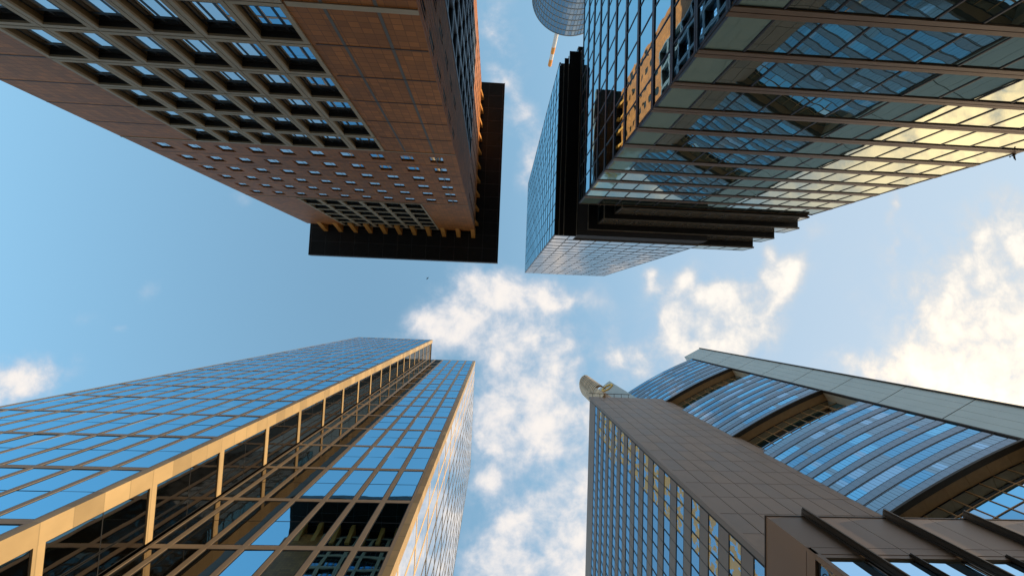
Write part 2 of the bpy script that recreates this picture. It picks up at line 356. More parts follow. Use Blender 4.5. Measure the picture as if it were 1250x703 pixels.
# right cladding (bay from v0 to v1)
LR = rA.len; v1 = LR-10.45; v0 = v1-6*PIT
rs_u = [LR-1.55-4.57*k for k in range(2)] + [1.55+4.57*k for k in range(2)]
rs_z = [Zb-4.6*k+1.0 for k in range(1, 12)]
rr = slots_rows(rs_z, rs_u, 1.5, 2.7)
hl = [(a, b, [q for q in us if q[0] > LR-10.4]) for a, b, us in rr]
clad_with_holes(rA, cl, v1, LR-1.02, G, 83.6, [(a, b, [q for q in us if q[0] > v1]) for a, b, us in rr], -1.02)
clad_with_holes(rA, cl, 0, v0, G, 83.6, [(a, b, [q for q in us if q[1] < v0]) for a, b, us in rr], -1.02)
up_u = [LR-1.55-PIT*k-1.2 for k in range(10)]; up_z = [86.4+3.1*k for k in range(8)]
clad_with_holes(rA, cl, 0, LR-1.02, 83.6, HT, slots_rows(up_z, up_u, 1.6, 1.5), -1.02)
for z in rs_z:
    for u in rs_u: ws_.add(rA, u-.75, u+.75, z-1.35, z+1.35, -.04, M['g_dim'], M['muntin'], .06)
for z in up_z:
    for u in up_u: ws_.add(rA, u-.8, u+.8, z-.75, z+.75, -.05, M['g_dim'], M['muntin'], .06)
cl.build('cladding', M['clad'], A)
# joints proud by 2 cm
jt = MB()
for k, z in enumerate(rows):
    if k: fA.box(jt, .02, gx0-.4, z-.07, z+.07, 0, .03, 0); fA.box(jt, gx1+.4, L_A-.05, z-.07, z+.07, 0, .03, 0)
for z in [59.2+4.57*k-2.28 for k in range(1, 7)]: fA.box(jt, .02, L_A-.05, z-.035, z+.035, 0, .02, 0)
for x in (-10.1, -14.3): fA.box(jt, x-AX0-.14, x-AX0+.14, 20, Zb-.2, 0, .022, 1); fA.box(jt, x-AX0-.05, x-AX0+.05, Zb+.2, 84.8, 0, .012, 1) if x > -12 else None
fA.box(jt, gx1+.2, L_A-.02, 29.0-.25, 29.0+.25, .003, .10, 2); fA.box(jt, 0, L_A+.05, Zb-.1, Zb+.1, .003, .07, 2)
fA.box(jt, 0.02, L_A-.05, 84.55, 84.7, 0, .05, 2)
for k in range(25):
    v = LR-.75*k-.6
    if v > v1: rA.box(jt, v-.05, v+.05, 10, 83, 0, .03, 3)
jt.build('joint_trim', [M['brownjoint'], M['greyjoint'], M['stone'], M['clad']], A)
# deep bay on the front: stone frames with reveals
fr = MB()
def bay(face, mb, u0, n, zs, dz, fwid, depth, m0, m1):
    for z in zs:
        for k in range(n):
            ua, ub = u0+k*PIT, u0+(k+1)*PIT; g = .045
            # frame ring
            face.box(mb, ua+g, ua+g+fwid, z-dz+g, z-g, -.1, .12, m0); face.box(mb, ub-g-fwid, ub-g, z-dz+g, z-g, -.1, .12, m0)
            face.box(mb, ua+g+fwid, ub-g-fwid, z-dz+g, z-dz+g+fwid*.8, -.1, .117, m0); face.box(mb, ua+g+fwid, ub-g-fwid, z-g-fwid*.8, z-g, -.1, .117, m0)
            # reveals
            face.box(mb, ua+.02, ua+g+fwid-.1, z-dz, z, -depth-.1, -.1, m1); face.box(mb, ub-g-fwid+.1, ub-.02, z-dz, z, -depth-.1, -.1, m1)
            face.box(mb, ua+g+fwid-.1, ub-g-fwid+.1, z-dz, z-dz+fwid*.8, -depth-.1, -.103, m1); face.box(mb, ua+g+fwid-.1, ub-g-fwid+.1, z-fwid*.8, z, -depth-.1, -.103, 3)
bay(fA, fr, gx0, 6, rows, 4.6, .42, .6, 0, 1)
for z in rows:
    for k in range(6):
        ua, ub = gx0+k*PIT+.42, gx0+(k+1)*PIT-.42
        wa.add(fA, ua, ub, z-4.6+.36, z-.36, -.6, M['g_bay'], M['muntin'], .18, [('v', .33), ('v', .67), ('h', .22), ('h', .78)], hb=.26)
tz = [85+4.5*(k+1) for k in range(6)]
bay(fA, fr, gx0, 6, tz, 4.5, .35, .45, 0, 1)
for z in tz:
    for k in range(6):
        ua, ub = gx0+k*PIT+.36, gx0+(k+1)*PIT-.36
        wa.add(fA, ua, ub, z-4.5+.3, z-.3, -.45, M['g_dark'], M['muntin'], .1, [('v', .33), ('v', .67), ('h', .3)], hb=.1)
# right bay, blue grey frames
rz = [83.6-4.6*k for k in range(17)]
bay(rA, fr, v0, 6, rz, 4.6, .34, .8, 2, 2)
for z in rz:
    for k in range(6):
        ua, ub = v0+k*PIT+.36, v0+(k+1)*PIT-.36
        wa.add(rA, ua, ub, z-4.6+.3, z-.3, -.8, M['g_dark'], M['muntin'], .1, [('v', .5)])
fr.build('window_surround', [M['stone'], M['reveal'], M['bluegrey'], M['muntin']], A)
wa.finish(A); ws_.finish(A)
# roof and brackets
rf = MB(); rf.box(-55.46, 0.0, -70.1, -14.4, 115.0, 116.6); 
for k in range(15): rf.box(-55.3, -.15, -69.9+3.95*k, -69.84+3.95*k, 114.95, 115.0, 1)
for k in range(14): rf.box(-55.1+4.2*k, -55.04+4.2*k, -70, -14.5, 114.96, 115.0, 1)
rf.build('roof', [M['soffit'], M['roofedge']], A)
re_ = MB()
for q in ((-55.6,-55.46,-70.2,-14.26),(0,.14,-70.2,-14.26)): re_.box(*q, 114.93, 116.8)
re_.box(-55.46, 0, -14.4, -14.26, 114.93, 116.8); re_.build('roof_edge', M['roofedge'], A)
up = MB(); up.box(AX0+3, AX1-1.2, AY0+3, AY1-1.2, 111.6, 115.0); up.build('penthouse', M['core'], A)
def bracket(face, u, w=1.15, reach=1.5):
    b = MB(); pts = [(-1.2, 109.5), (0.03, 109.5), (reach, 115), (-1.2, 115)]; i = len(b.v)
    for uu in (u-w/2, u+w/2):
        for d, z in pts: b.v.append(tuple(face.p(uu, z, d)))
    b.f += [(0,1,2,3),(7,6,5,4),(0,4,5,1),(1,5,6,2),(2,6,7,3),(3,7,4,0)]; b.m += [0]*6
    b.build('bracket', M['orange'], A)
for k in range(11): bracket(fA, L_A-.6-(4.34)*k)
for k in range(10): bracket(rA, LR-2.6-(4.34)*k, .8, .8)

# ================================================================== B: stepped glass building
B = thing('stepped_glass_building', 'teal mirrored glass building with bronze floor bands and black stepped soffits', 'building', (35, -45, G))
BX0, BX1, BY1, BY0 = 14.35, 58.0, -19.98, -95.0
FH = 4.08; Z0 = 68.1
wb = Windows('window')
b = MB(); b.box(BX0+.3, BX1-.3, BY0+.3, BY1-.3, G, Z0-.05); b.build('wall', M['core'], B)
bfr = MB()
def curtain(face, zlo, zhi, fh, colw, bandh, mband, mmull, mglass, mb, win, band_d=.09, mull_d=.05, mw=.14, ztop=None, tilt=.010, first=None, depth=-.02, u_off=0):
    """spandrel bands at floor lines counted down from zhi, mullions every colw from the near corner"""
    z = zhi; n = int(math.ceil((face.len-u_off)/colw))
    us = [min(face.len, u_off+k*colw) for k in range(n+1)]
    fl = []
    while z > zlo: fl.append(z); z -= fh
    fl.append(max(zlo, z))
    for a, z in enumerate(fl[:-1]):
        zb = fl[a+1]; 
        if a: 
            face.box(mb, 0, face.len, z-bandh/2, z-.03, -.3, band_d, mband); face.box(mb, 0, face.len, z+.03, z+bandh/2, -.3, band_d, mband); face.box(mb, 0, face.len, z-.03, z+.03, -.3, band_d-.05, mmull)
        top = z-(bandh/2 if a else .12); bot = zb+bandh/2
        if top-bot < .4: continue
        for k in range(n):
            ua, ub = us[k]+mw/2, us[k+1]-mw/2
            if ub-ua < .3: continue
            gm = mglass if not (first and k == 0) else first
            if callable(gm): gm = gm(k, a)
            win.add(face, ua, ub, bot, top, depth, gm, M['gasket'], .05, (), tilt)
        for k in range(n+1):
            u = us[k]; face.box(mb, max(0, u-mw/2), min(face.len, u+mw/2), bot, top, -.3, mull_d, mmull)
    face.box(mb, 0, face.len, zhi-.12, zhi, -.3, band_d, mband)
BF = Face((BX0, BY1), (BX1, BY1), -1); BL_ = Face((BX0, BY1), (BX0, BY0), 1); BR = Face((BX1, BY1), (BX1, BY0), -1)
assert BF.n.y > 0 and BL_.n.x < 0 and BR.n.x > 0
curtain(BF, 2.7, Z0, FH, 3.36, .82, 0, 1, M['g_teal'], bfr, wb, first=M['g_pale'], tilt=.014)
curtain(BL_, 2.7, Z0, FH, 3.36, .5, 3, 3, M['g_teal2'], bfr, wb, mw=.12)
curtain(BR, 2.7, Z0, FH, 3.36, .95, 0, 1, M['g_teal'], bfr, wb)
M['bmull'] = mat('blue grey mullion', (.09, .13, .18), .35, .5)
bfr.build('facade_frame', [M['bronze'], M['bronze_d'], M['black'], M['bmull']], B)
# upper boxes: (xl, xr, yfront, yback, z0, z1) ; black soffit under each overhang
steps = [(22.2, 57.6, -19.45, -95, 68.2, 72.3), (20.05, 59.0, -18.35, -95, 72.3, 76.4), (17.95, 56.9, -17.05, -95, 76.4, 80.4), (15.8, 55.4, -15.7, -58.3, 80.4, 84.2)]
ufr = MB(); prev = (BX0, BX1, BY1, BY0)
srx = [56.7, 58.6, 56.9, 55.1]
for i, (xl, xr, yf, yb, za, zb) in enumerate(steps):
    c_ = MB(); c_.box(xl+.3, xr-.3, max(yb, -95)+.3, yf-.3, za+.02, zb); c_.build('wall', M['core'], B)
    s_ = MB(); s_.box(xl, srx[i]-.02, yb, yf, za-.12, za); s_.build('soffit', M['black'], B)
    ff = Face((xl, yf), (xr, yf), -1); ff.box(ufr, 0, xr-xl, za, za+.1, -.3, .05, 1)
    t_ = MB(); ff.box(t_, .16, srx[i]-xl, za-.16, za-.121, -.16, .02, 0); t_.box(xl-.02, xl+.16, yb, yf+.02, za-.16, za-.121, 0); t_.build('soffit_trim', M['trim'], B)
    curtain(ff, za+.1, zb-.12, 6, 3.36, .2, 2, 2, M['g_step'], ufr, wb, tilt=.008, band_d=.03, mull_d=.02)
    fl_ = Face((xl, yf), (xl, yb), 1); curtain(fl_, za+.1, zb-.12, 6, 3.36, .2, 2, 2, M['g_teal2'], ufr, wb, tilt=.008)
# upper tower
TX0, TX1, TYf, TYb, TZ0, TZ1 = 11.25, 43.2, -15.62, -52.0, 76.5, 153.6
c_ = MB(); c_.box(TX0+.3, TX1-.3, TYb+.3, TYf-.3, TZ0, TZ1-.1); c_.build('wall', M['core'], B)
for (xa, xb_, yb) in ((11.25, 12.05, -51.0), (12.25, 13.0, -52.7), (13.25, 15.6, -54.3)):
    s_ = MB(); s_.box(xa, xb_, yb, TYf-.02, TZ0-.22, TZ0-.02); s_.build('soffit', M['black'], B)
rb = MB()
for xa, yb in ((12.07, -51.5), (13.02, -53.2), (15.62, -54.6)): rb.box(xa, xa+.14, yb, TYf-.05, TZ0-.26, TZ0-.02)
rb.build('soffit_rib', M['trim'], B)
tf = Face((TX0, TYf), (TX1, TYf), -1); tl = Face((TX0, TYf), (TX0, TYb), 1); tr = Face((TX1, TYf), (TX1, TYb), -1)
def gwarm(k, a): return M['g_warm']
curtain(tf, 80.45, TZ1, FH, 3.2, .5, 2, 2, M['g_warm'], ufr, wb, tilt=.012, band_d=.02, mull_d=.015)
lf = Face((TX0, TYf), (15.75, TYf), -1); curtain(lf, TZ0, 80.3, FH, 3.2, .5, 2, 2, M['g_warm'], ufr, wb, tilt=.012, band_d=.02, mull_d=.015)
curtain(tl, TZ0, TZ1, FH, 3.3, .4, 3, 3, M['g_teal2'], ufr, wb, tilt=.01, band_d=.03, mull_d=.02)
curtain(tr, 84, TZ1, FH, 3.2, .5, 2, 2, M['g_warm'], ufr, wb, band_d=.02, mull_d=.015)
ufr.build('facade_frame', [M['black'], M['bronze'], mat('grey taupe upper frame', (.16, .14, .12), .4, .4), M['bmull']], B)
wb.finish(B)

# ================================================================== C: stone framed tower, lower left
C = thing('stone_framed_tower', 'tall notched tower of blue mirrored windows in beige stone frames with sunlit gold edges', 'tower', (-34, 40, G))
CFH = 8.04; cz = [2.0+CFH*k for k in range(0, 22)]
wc = Windows('window'); cf = MB()
LX0, LX1, LY0, LZ = -61.1, -27.8, 14.25, 176.4
RX1, RY0, RZ, CYB = -7.3, 20.4, 156.6, 61.5
c_ = MB(); c_.box(LX0+.5, LX1-4.5, LY0+.5, CYB, G, LZ-.3); c_.build('wall', M['core'], C)
c_ = MB(); c_.box(LX1-.5, RX1-.5, RY0+.5, CYB, G, RZ-.3); c_.build('wall', M['core'], C)
def stone_grid(face, us, zs, ztop, vw, hh, mfr, mgl, mb, win, bars=(('h', .5),), vd=.035, hd=.03, tilt=.013, zlow=None, endl=0, endr=0, gd=-.01, fwv=.09):
    """us: column lines; zs: floor lines"""
    zl = [z for z in zs if z < ztop-3]+[ztop]
    for k, u in enumerate(us):
        a, b2 = u-vw/2, u+vw/2
        if k == 0: a = 0
        if k == len(us)-1: b2 = face.len
        face.box(mb, a, b2, G, ztop, -.5, vd, mfr)
        if k == len(us)-1: break
        c, d = b2, us[k+1]-vw/2
        if k == 0: c = u+vw/2
        for j, z in enumerate(zl[:-1]):
            face.box(mb, c, d, z-hh/2, z+hh/2, -.5, hd, mfr)
            zt = zl[j+1]-(hh/2 if j < len(zl)-2 else .4)
            g = mgl(k, j) if callable(mgl) else mgl
            win.add(face, c, d, z+hh/2, zt, gd, g, M['gasket'], fwv, bars, tilt, hb=.05)
        face.box(mb, c, d, ztop-.4, ztop, -.5, hd, mfr)
cL = Face((LX0, LY0), (LX1, LY0), 1); assert cL.n.y < 0
cLu = [0.35]+[cL.len-.45-3.03*k for k in range(10, -1, -1)]
stone_grid(cL, cLu, cz, LZ, .48, .54, 0, M['g_blue'], cf, wc)
cR = Face((LX1, RY0), (RX1, RY0), 1)
cRu = [.05]+[cR.len-.55-3.06*k for k in range(6, -1, -1)]
stone_grid(cR, cRu, cz, RZ, .50, .56, 0, lambda k, j: M['g_clear'] if k < 2 else M['g_dim'] if k == 2 else random.choice([M['g_blue']]*14+[M['g_blueb']]) if j < 12 else M['g_blue'], cf, wc)
m_ = M['g_clear'].copy(); m_.name = 'see through dark glass'; M['g_through'] = m_
t_ = m_.node_tree; dd = [n for n in t_.nodes if n.type == 'BSDF_DIFFUSE'][0]; mx_ = [n for n in t_.nodes if n.type == 'MIX_SHADER'][0]
tr_ = t_.nodes.new('ShaderNodeBsdfTransparent'); tr_.inputs[0].default_value = (.26, .27, .23, 1); t_.links.new(tr_.outputs[0], mx_.inputs[1])
for z in cz:
    for dz in (0, 4.02):
        if z+dz < LZ-3:
            q_ = MB(); q_.box(LX1-4.4, LX1-.55, LY0+.6, (RY0-.6 if z+dz < RZ else CYB-1), z+dz-.28, z+dz+.28); q_.build('floor_slab', M['slab'], C)
q_ = MB(); q_.box(LX1-2.6, LX1-2.1, LY0+2.9, LY0+3.4, G, LZ-1); q_.build('interior_column', M['greencol'], C)
# the notch's return face (faces +X): clear dark glass with rails toned as sunlit stone
cT = Face((LX1, LY0), (LX1, CYB), 1); assert cT.n.x > 0
zl = cz
gt = MB()
cT.box(gt, -.04, 1.35, G, LZ, -.49, .10, 0)
for z in zl:
    if z < LZ-3: cT.box(gt, 1.35, RY0-LY0-.31 if z < RZ else 14, z-.33, z+.33, -.4, .08, 0)
gt.box(LX0-.05, LX1+.32, LY0-.06, LY0-.036, LZ-.1, LZ+.15, 0)
for j, z in enumerate(zl[:-1]):
    e = (RY0-LY0-.31) if z < RZ-4 else 14
    zt = min(zl[j+1], LZ)-.33
    if zt-z < 1: continue
    for (ua, ub) in ((1.4, 4.2), (4.28, e)) if z < RZ-4 else ((1.4, 4.2), (4.28, 9), (9.1, e)):
        wc.add(cT, ua, ub, z+.33, zt, -.02, M['g_through'], M['gasket'], .05, (('h', .5),), .012)
# +X side face of the right block
cS = Face((RX1, RY0), (RX1, CYB), 1)
cS.box(gt, -.04, 1.15, G, RZ+.15, -.49, .14, 0)
cSu = [1.2+3.06*k for k in range(14)]; cSu[-1] = cS.len-.5
cf2 = MB()
stone_grid(cS, cSu, cz, RZ, .36, .45, 0, M['g_warm'], cf2, wc, vd=.018, hd=.015, tilt=.012, fwv=0, bars=())
cf.build('facade_frame', M['beige'], C); cf2.build('side_facade_frame', mat('frame lightened to sunlit gold', (.85, .62, .34), .5), C); gt.build('edge_trim', M['gold'], C)  # side frame colour lightened and warmed to look sunlit
c_ = MB(); c_.box(LX0+.1, LX1-.2, LY0+.1, CYB, LZ-.25, LZ+.02); c_.build('roof', M['greyband'], C)
c_ = MB(); c_.box(LX1+.3, RX1-.1, RY0+.1, CYB, RZ-.25, RZ-.05); c_.build('roof', M['greyband'], C)
wc.finish(C)

# ================================================================== D: high-rise with taupe shaft, curved office blocks and sky gardens
D = thing('garden_high_rise', 'very tall tower with taupe shaft and curved blue storeys split by recessed gardens', 'tower', (75, 60, G))
SX0, SX1, SY0, SZ, SYB = 43.35, 77.1, 36.3, 171.0, 125.0
wd = Windows('window')
c_ = MB(); c_.prism([(SX0+.35, SY0+.35), (SX1-.1, SY0+.35), (SX1-.1, 60), (SX0+.35, SYB)], G, SZ-.1); c_.build('wall', M['core'], D)
sf = Face((SX0, SY0), (SX1, SY0), 1); pn = MB()
M['taupe2'] = mat('taupe aluminium panel, darker batch', (.235, .155, .10), .42, .25, var=.12, scale=.3); M['taupe3'] = mat('taupe aluminium panel, lighter batch', (.285, .19, .125), .48, .25, var=.12, scale=.3)
pz = []; z = SZ
while z > G+1: pz.append(z); z -= 6.55
cols = [3.75*k for k in range(10)]; cols[-1] = sf.len
for j, z in enumerate(pz):
    zb = z-6.55
    for k in range(len(cols)-1): sf.box(pn, cols[k]+(.07 if k else 0), cols[k+1]-.07, zb+.06, z-.06, 0, .12+random.uniform(-.01, .01), random.choice((0, 0, 1, 2)))
pn.build('panel_cladding', [M['taupe'], M['taupe2'], M['taupe3']], D)
# left face of the shaft
lf = Face((SX0, SY0+.0), (SX0, SYB), -1); assert lf.n.x < 0
c_ = MB(); lf.box(c_, -.12, 1.0, G, SZ, -.3, .55, 0); lf.box(c_, 1.0, 1.7, G, SZ, -.3, .05, 1); c_.build('corner_fin', [M['taupe'], M['taupe_d']], D)
M['g_goldrefl'] = M['g_sky'].copy(); M['g_goldrefl'].name = 'glass with painted gold reflections'  # gold facade reflections painted into the glass as diffuse blotches
t_ = M['g_goldrefl'].node_tree; dd = [n for n in t_.nodes if n.type == 'BSDF_DIFFUSE'][0]; mx_ = [n for n in t_.nodes if n.type == 'MIX_SHADER'][0]
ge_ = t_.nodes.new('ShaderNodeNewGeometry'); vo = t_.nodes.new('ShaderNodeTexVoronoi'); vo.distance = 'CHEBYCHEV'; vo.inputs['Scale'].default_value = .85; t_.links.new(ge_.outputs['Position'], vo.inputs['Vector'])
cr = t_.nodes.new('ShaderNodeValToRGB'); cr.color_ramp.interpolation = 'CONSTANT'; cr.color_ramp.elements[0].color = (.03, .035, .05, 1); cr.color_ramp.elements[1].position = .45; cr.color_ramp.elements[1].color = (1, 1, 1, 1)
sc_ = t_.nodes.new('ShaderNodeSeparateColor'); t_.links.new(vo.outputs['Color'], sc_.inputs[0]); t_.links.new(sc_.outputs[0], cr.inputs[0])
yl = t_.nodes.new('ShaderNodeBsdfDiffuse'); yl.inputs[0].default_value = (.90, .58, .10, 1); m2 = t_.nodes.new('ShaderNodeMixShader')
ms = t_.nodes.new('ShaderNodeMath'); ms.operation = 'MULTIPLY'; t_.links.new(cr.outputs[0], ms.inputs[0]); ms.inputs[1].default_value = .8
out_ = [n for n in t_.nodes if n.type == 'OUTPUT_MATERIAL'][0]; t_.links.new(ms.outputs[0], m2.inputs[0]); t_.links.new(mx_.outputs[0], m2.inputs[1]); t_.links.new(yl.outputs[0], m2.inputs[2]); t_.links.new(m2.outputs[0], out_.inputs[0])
lz = [66.05+6.6*k for k in range(-9, 15)]
lm = MB()
NU = int((SYB-SY0-1.7)/3.36)
lf.box(lm, 1.7, lf.len, lz[-1]+3.45, SZ, -.3, .1, 0)
for j, z in enumerate(lz):
    zp = lz[j-1]+3.45 if j else G
    for k in range(NU): lf.box(lm, 1.75+3.36*k, 1.7+3.36*(k+1)-.05, zp+.04, z-.04, -.3, .1, 0)
    lf.box(lm, 1.7, lf.len, zp-.05, zp+.04, -.3, .12, 1); lf.box(lm, 1.7, lf.len, z-.05, z+.04, -.3, .12, 1)
    for k in range(NU): wd.add(lf, 1.75+3.36*k, 1.7+3.36*(k+1)-.05, z+.04, z+3.41, 0, (M['g_goldrefl'] if z < 152 and k <= 2+random.choice((0, 0, 1)) else M['g_sky']), M['gasket'], .07, (), .012)
for k in range(NU+1): lf.box(lm, 1.7+3.36*k-.05, 1.7+3.36*k+.05, 5, lz[-1]+3.4, -.2, .15, 1)
lm.build('side_cladding', [M['taupe'], M['taupe_d']], D)
# curved facade
def arc(pa, pb, sag, n):
    a, b2 = Vector((pa[0], pa[1])), Vector((pb[0], pb[1])); d = b2-a; L2 = d.length/2; mid = (a+b2)/2; nrm = Vector((d.y, -d.x)).normalized()
    R = (L2*L2+sag*sag)/(2*sag); cen = mid - nrm*(R-sag); h = math.asin(L2/R); out = []
    for k in range(n+1):
        t = -h+2*h*k/n; out.append(cen + nrm*R*math.cos(t) + d.normalized()*R*math.sin(t))
    return out
PA, PB = (62.5, 45.5), (104.2, 21.2)
NS = 30
arcp = arc(PA, PB, 1.65, NS)
nout = Vector((PB[1]-PA[1], -(PB[0]-PA[0]))).normalized()      # towards the street
assert nout.y < 0
def offs(d): return [(p.x-nout.x*d, p.y-nout.y*d) for p in arcp]
TOPZ = 200.0
blocks = [(166.2, 200.0, 8), (119.4, 152.3, 8), (72.6, 106.2, 8), (26, 59, 8)]
df = MB()
segs = [Face(arcp[k], arcp[k+1], 1) for k in range(NS)]
assert segs[0].n.y < 0
M['g_grey'] = glass('grey mauve spandrel glass', (.38, .43, .48), .26, (.07, .07, .085), .006, .5)
M['g_b1'] = glass('bright blue office glass', (.33, .66, .88), .46, (.012, .03, .05), .006, .5)
M['g_b2'] = glass('mid blue office glass', (.27, .50, .68), .42, (.02, .03, .05), .006, .5)
M['g_b3'] = glass('pale office glass with blind', (.5, .62, .75), .35, (.12, .13, .14), .006, .5)
for (za, zb, nf) in blocks:
    fh = (zb-za)/nf
    for j in range(nf):
        z = za+fh*j; run = random.randint(2, 6); kind = random.random()
        for k, s in enumerate(segs):
            run -= 1
            if run <= 0: run = random.randint(2, 6); kind = random.random()
            gm = M['g_b1'] if kind < .34 else M['g_b2'] if kind < .56 else M['g_b3'] if kind < .66 else M['g_grey']
            if random.random() < .12: gm = random.choice((M['g_b2'], M['g_b3'], M['g_grey']))
            wd.add(s, .02, s.len-.02, z+1.75, z+fh-.28, .0, gm, M['gasket'], 0, (('v', .5),), .006)
            s.box(df, 0, s.len, z+.06, z+1.67, -.3, .02, 0); s.box(df, 0, s.len, z+1.67, z+1.75, -.3, .04, 1); s.box(df, s.len-.03, s.len+.0, z+.06, z+1.67, -.3, .028, 1)
            s.box(df, 0, s.len, z-.06, z+.06, -.3, .07, 1); s.box(df, 0, s.len, z+fh-.28, z+fh-.2, -.3, .04, 1); s.box(df, 0, s.len, z+fh-.2, z+fh-.06, -.3, .02, 0)
    # core of the block
    pl = [(p.x-nout.x*.4, p.y-nout.y*.4) for p in arcp] + [(110, 60), (75, 70)]
    c_ = MB(); c_.prism(pl, za+.02, zb-.02); c_.build('wall', M['core'], D)
    # soffit under the block: dark lip, umber panels with joints
    inn = offs(3.4); gs = MB()
    o1 = offs(-.35); o2 = offs(.9)
    for k in range(NS):
        def q(a, b2, zlo, zhi, m, mbx): mbx.hexa([(a[k][0], a[k][1], zlo), (a[k+1][0], a[k+1][1], zlo), (b2[k+1][0], b2[k+1][1], zlo), (b2[k][0], b2[k][1], zlo), (a[k][0], a[k][1], zhi), (a[k+1][0], a[k+1][1], zhi), (b2[k+1][0], b2[k+1][1], zhi), (b2[k][0], b2[k][1], zhi)], m)
        q(o1, o2, za-.5, za-.07, 1, gs); q(o2, inn, za-.32 if k % 3 else za-.36, za-.07, 0, gs)
    gs.build('garden_soffit', [M['umber'], M['taupe_d']], D)
df.build('facade_band', [M['greyband'], M['taupe_d']], D)
# gardens: glass wall set back with pale mullion grid
gardens = [(152.3, 165.7), (106.2, 118.9), (59, 72.1)]
ip = [Vector(p) for p in offs(3.4)]; gsg = [Face(ip[k], ip[k+1], 1) for k in range(0, NS)]
for (za, zb) in gardens:
    mull = MB()
    n = 4; fh = (zb-za)/n
    for j in range(n):
        for k in range(0, NS, 2):
            s = Face(ip[k], ip[k+2], 1)
            r_ = random.random(); gm = M['g_b1'] if r_ < .5 else M['g_b2'] if r_ < .75 else M['g_b3'] if r_ < .88 else M['g_warm']
            if j == n-1: gm = M['g_dark']
            wd.add(s, .04, s.len-.04, za+fh*j+.04, za+fh*(j+1)-.04, -.05, gm, M['gasket'], .04, (), .012)
            s.box(mull, 0, s.len, za+fh*j-.07, za+fh*j+.07, -.15, .10, 0)
            s.box(mull, -.07, .07, za+fh*j+.07, za+fh*(j+1)-.07, -.15, .10, 0)
    # end wall of the garden
    e = Face(arcp[-1], (arcp[-1].x-nout.x*6, arcp[-1].y-nout.y*6), -1)
    for k in range(16): e.box(mull, .1+.37*k, .1+.37*k+.2, za, zb, 0.12, .22, 1)
    e.box(mull, 0, 6, za, zb, -.3, .12, 1)
    c_ = MB(); c_.prism(offs(3.8)+[(110, 60), (75, 70)], za, zb); c_.build('garden_wall', M['core'], D)
    mull.build('garden_mullion', [M['umber'], M['palerib']], D)
# pale corner tower at the right end of the curve
q0, q1 = Vector((104.25, 21.15)), Vector((112.65, 16.4)); pf = Face(q0, q1, 1); assert pf.n.y < 0
c_ = MB(); c_.prism([(q0.x, q0.y), (q1.x, q1.y), (q1.x+22, q1.y+22), (q0.x+19, q0.y+27)], G, 208); c_.build('corner_shaft_core', M['core'], D)
pp = MB(); z = 208
while z > 5:
    zb = z-15.2
    for k in range(4):
        a, b2 = pf.len*k/4, pf.len*(k+1)/4; pf.box(pp, a+(.02 if k else 0), b2-.03, zb+.1, z-.1, 0.02, .12+random.uniform(-.006, .006), 0)
    z = zb
pf.box(pp, pf.len, pf.len+.35, 5, 208.3, -.5, .45, 1); pf.box(pp, -.35, 0, 5, 199, -.5, .35, 1)
e = Face((q0.x, q0.y), (q0.x+19, q0.y+27), -1); e.box(pp, .05, e.len, 199, 208, 0, .1, 0)
pp.build('corner_panel', [M['pale'], M['taupe_d']], D)
# top of the shaft: cream curved screen, pale sign wall, emblem, railing
scr = arc((52.5, 33.9), (50.4, 44.6), -3.2, 14) if False else None
cv = [(54.5, 35.0), (52.6, 33.9), (51.2, 33.8), (49.8, 34.8), (48.8, 36.4), (48.4, 38.6), (48.7, 41.0), (49.4, 43.0), (50.5, 44.8)]
cvi = [(x+(54.5-x)*.12+.15, y+(41-y)*.12) for x, y in cv]
c_ = MB()
for k in range(len(cv)-1):
    for (za, zb) in ((171, 186.0), (186.05, 216)):
        if za < 180 and k < 3: continue
        a, b2, c3, d3 = cv[k], cv[k+1], cvi[k+1], cvi[k]
        c_.hexa([(a[0],a[1],za),(b2[0],b2[1],za),(c3[0],c3[1],za),(d3[0],d3[1],za),(a[0],a[1],zb),(b2[0],b2[1],zb),(c3[0],c3[1],zb),(d3[0],d3[1],zb)])
for z in [186+2.5*k for k in range(12)]:
    for k in range(len(cv)-1):
        a, b2 = Vector(cv[k]), Vector(cv[k+1]); n_ = Vector((-(b2-a).y, (b2-a).x)).normalized()*-.12
        if n_.x > 0 and n_.y > 0: n_ = -n_
        c_.hexa([(a.x,a.y,z),(b2.x,b2.y,z),(b2.x+n_.x,b2.y+n_.y,z),(a.x+n_.x,a.y+n_.y,z),(a.x,a.y,z+.18),(b2.x,b2.y,z+.18),(b2.x+n_.x,b2.y+n_.y,z+.18),(a.x+n_.x,a.y+n_.y,z+.18)], 1)
c_.build('curved_screen', [M['cream'], M['taupe_d']], D)
c_ = MB(); c_.prism([(53, 38), (60, 41), (58, 47), (51, 45)], 171, 205); c_.build('stair_core', M['umber'], D)
s1, s2 = Vector((54.0, 46.0)), Vector((65.4, 36.7)); swf = Face(s1, s2, 1); sw = MB(); swf.box(sw, 0, swf.len, 171, 216, -2.5, 0, 0)
sw.build('sign_wall', M['pale'], D)
em = MB()
def band(mb, pts, w, d0, d1, m=0):
    for (ua, za), (ub, zb) in zip(pts[:-1], pts[1:]):
        dd = Vector((ub-ua, zb-za)).normalized(); nn = Vector((-dd.y, dd.x))*w/2
        P4 = [(ua+nn.x, za+nn.y), (ub+nn.x, zb+nn.y), (ub-nn.x, zb-nn.y), (ua-nn.x, za-nn.y)]
        mb.hexa([swf.p(a, z, d0) for a, z in P4]+[swf.p(a, z, d1) for a, z in P4], m)
band(em, [(7.9, 207.6), (8.0, 211.2), (11.4, 211.9), (13.6, 209.4)], .9, .02, .4)
band(em, [(13.6, 209.8), (13.4, 206.6), (10.4, 205.6), (7.9, 208.0)], .9, .02, .37)
em.build('emblem', M['yellow'], D)
rl = MB()
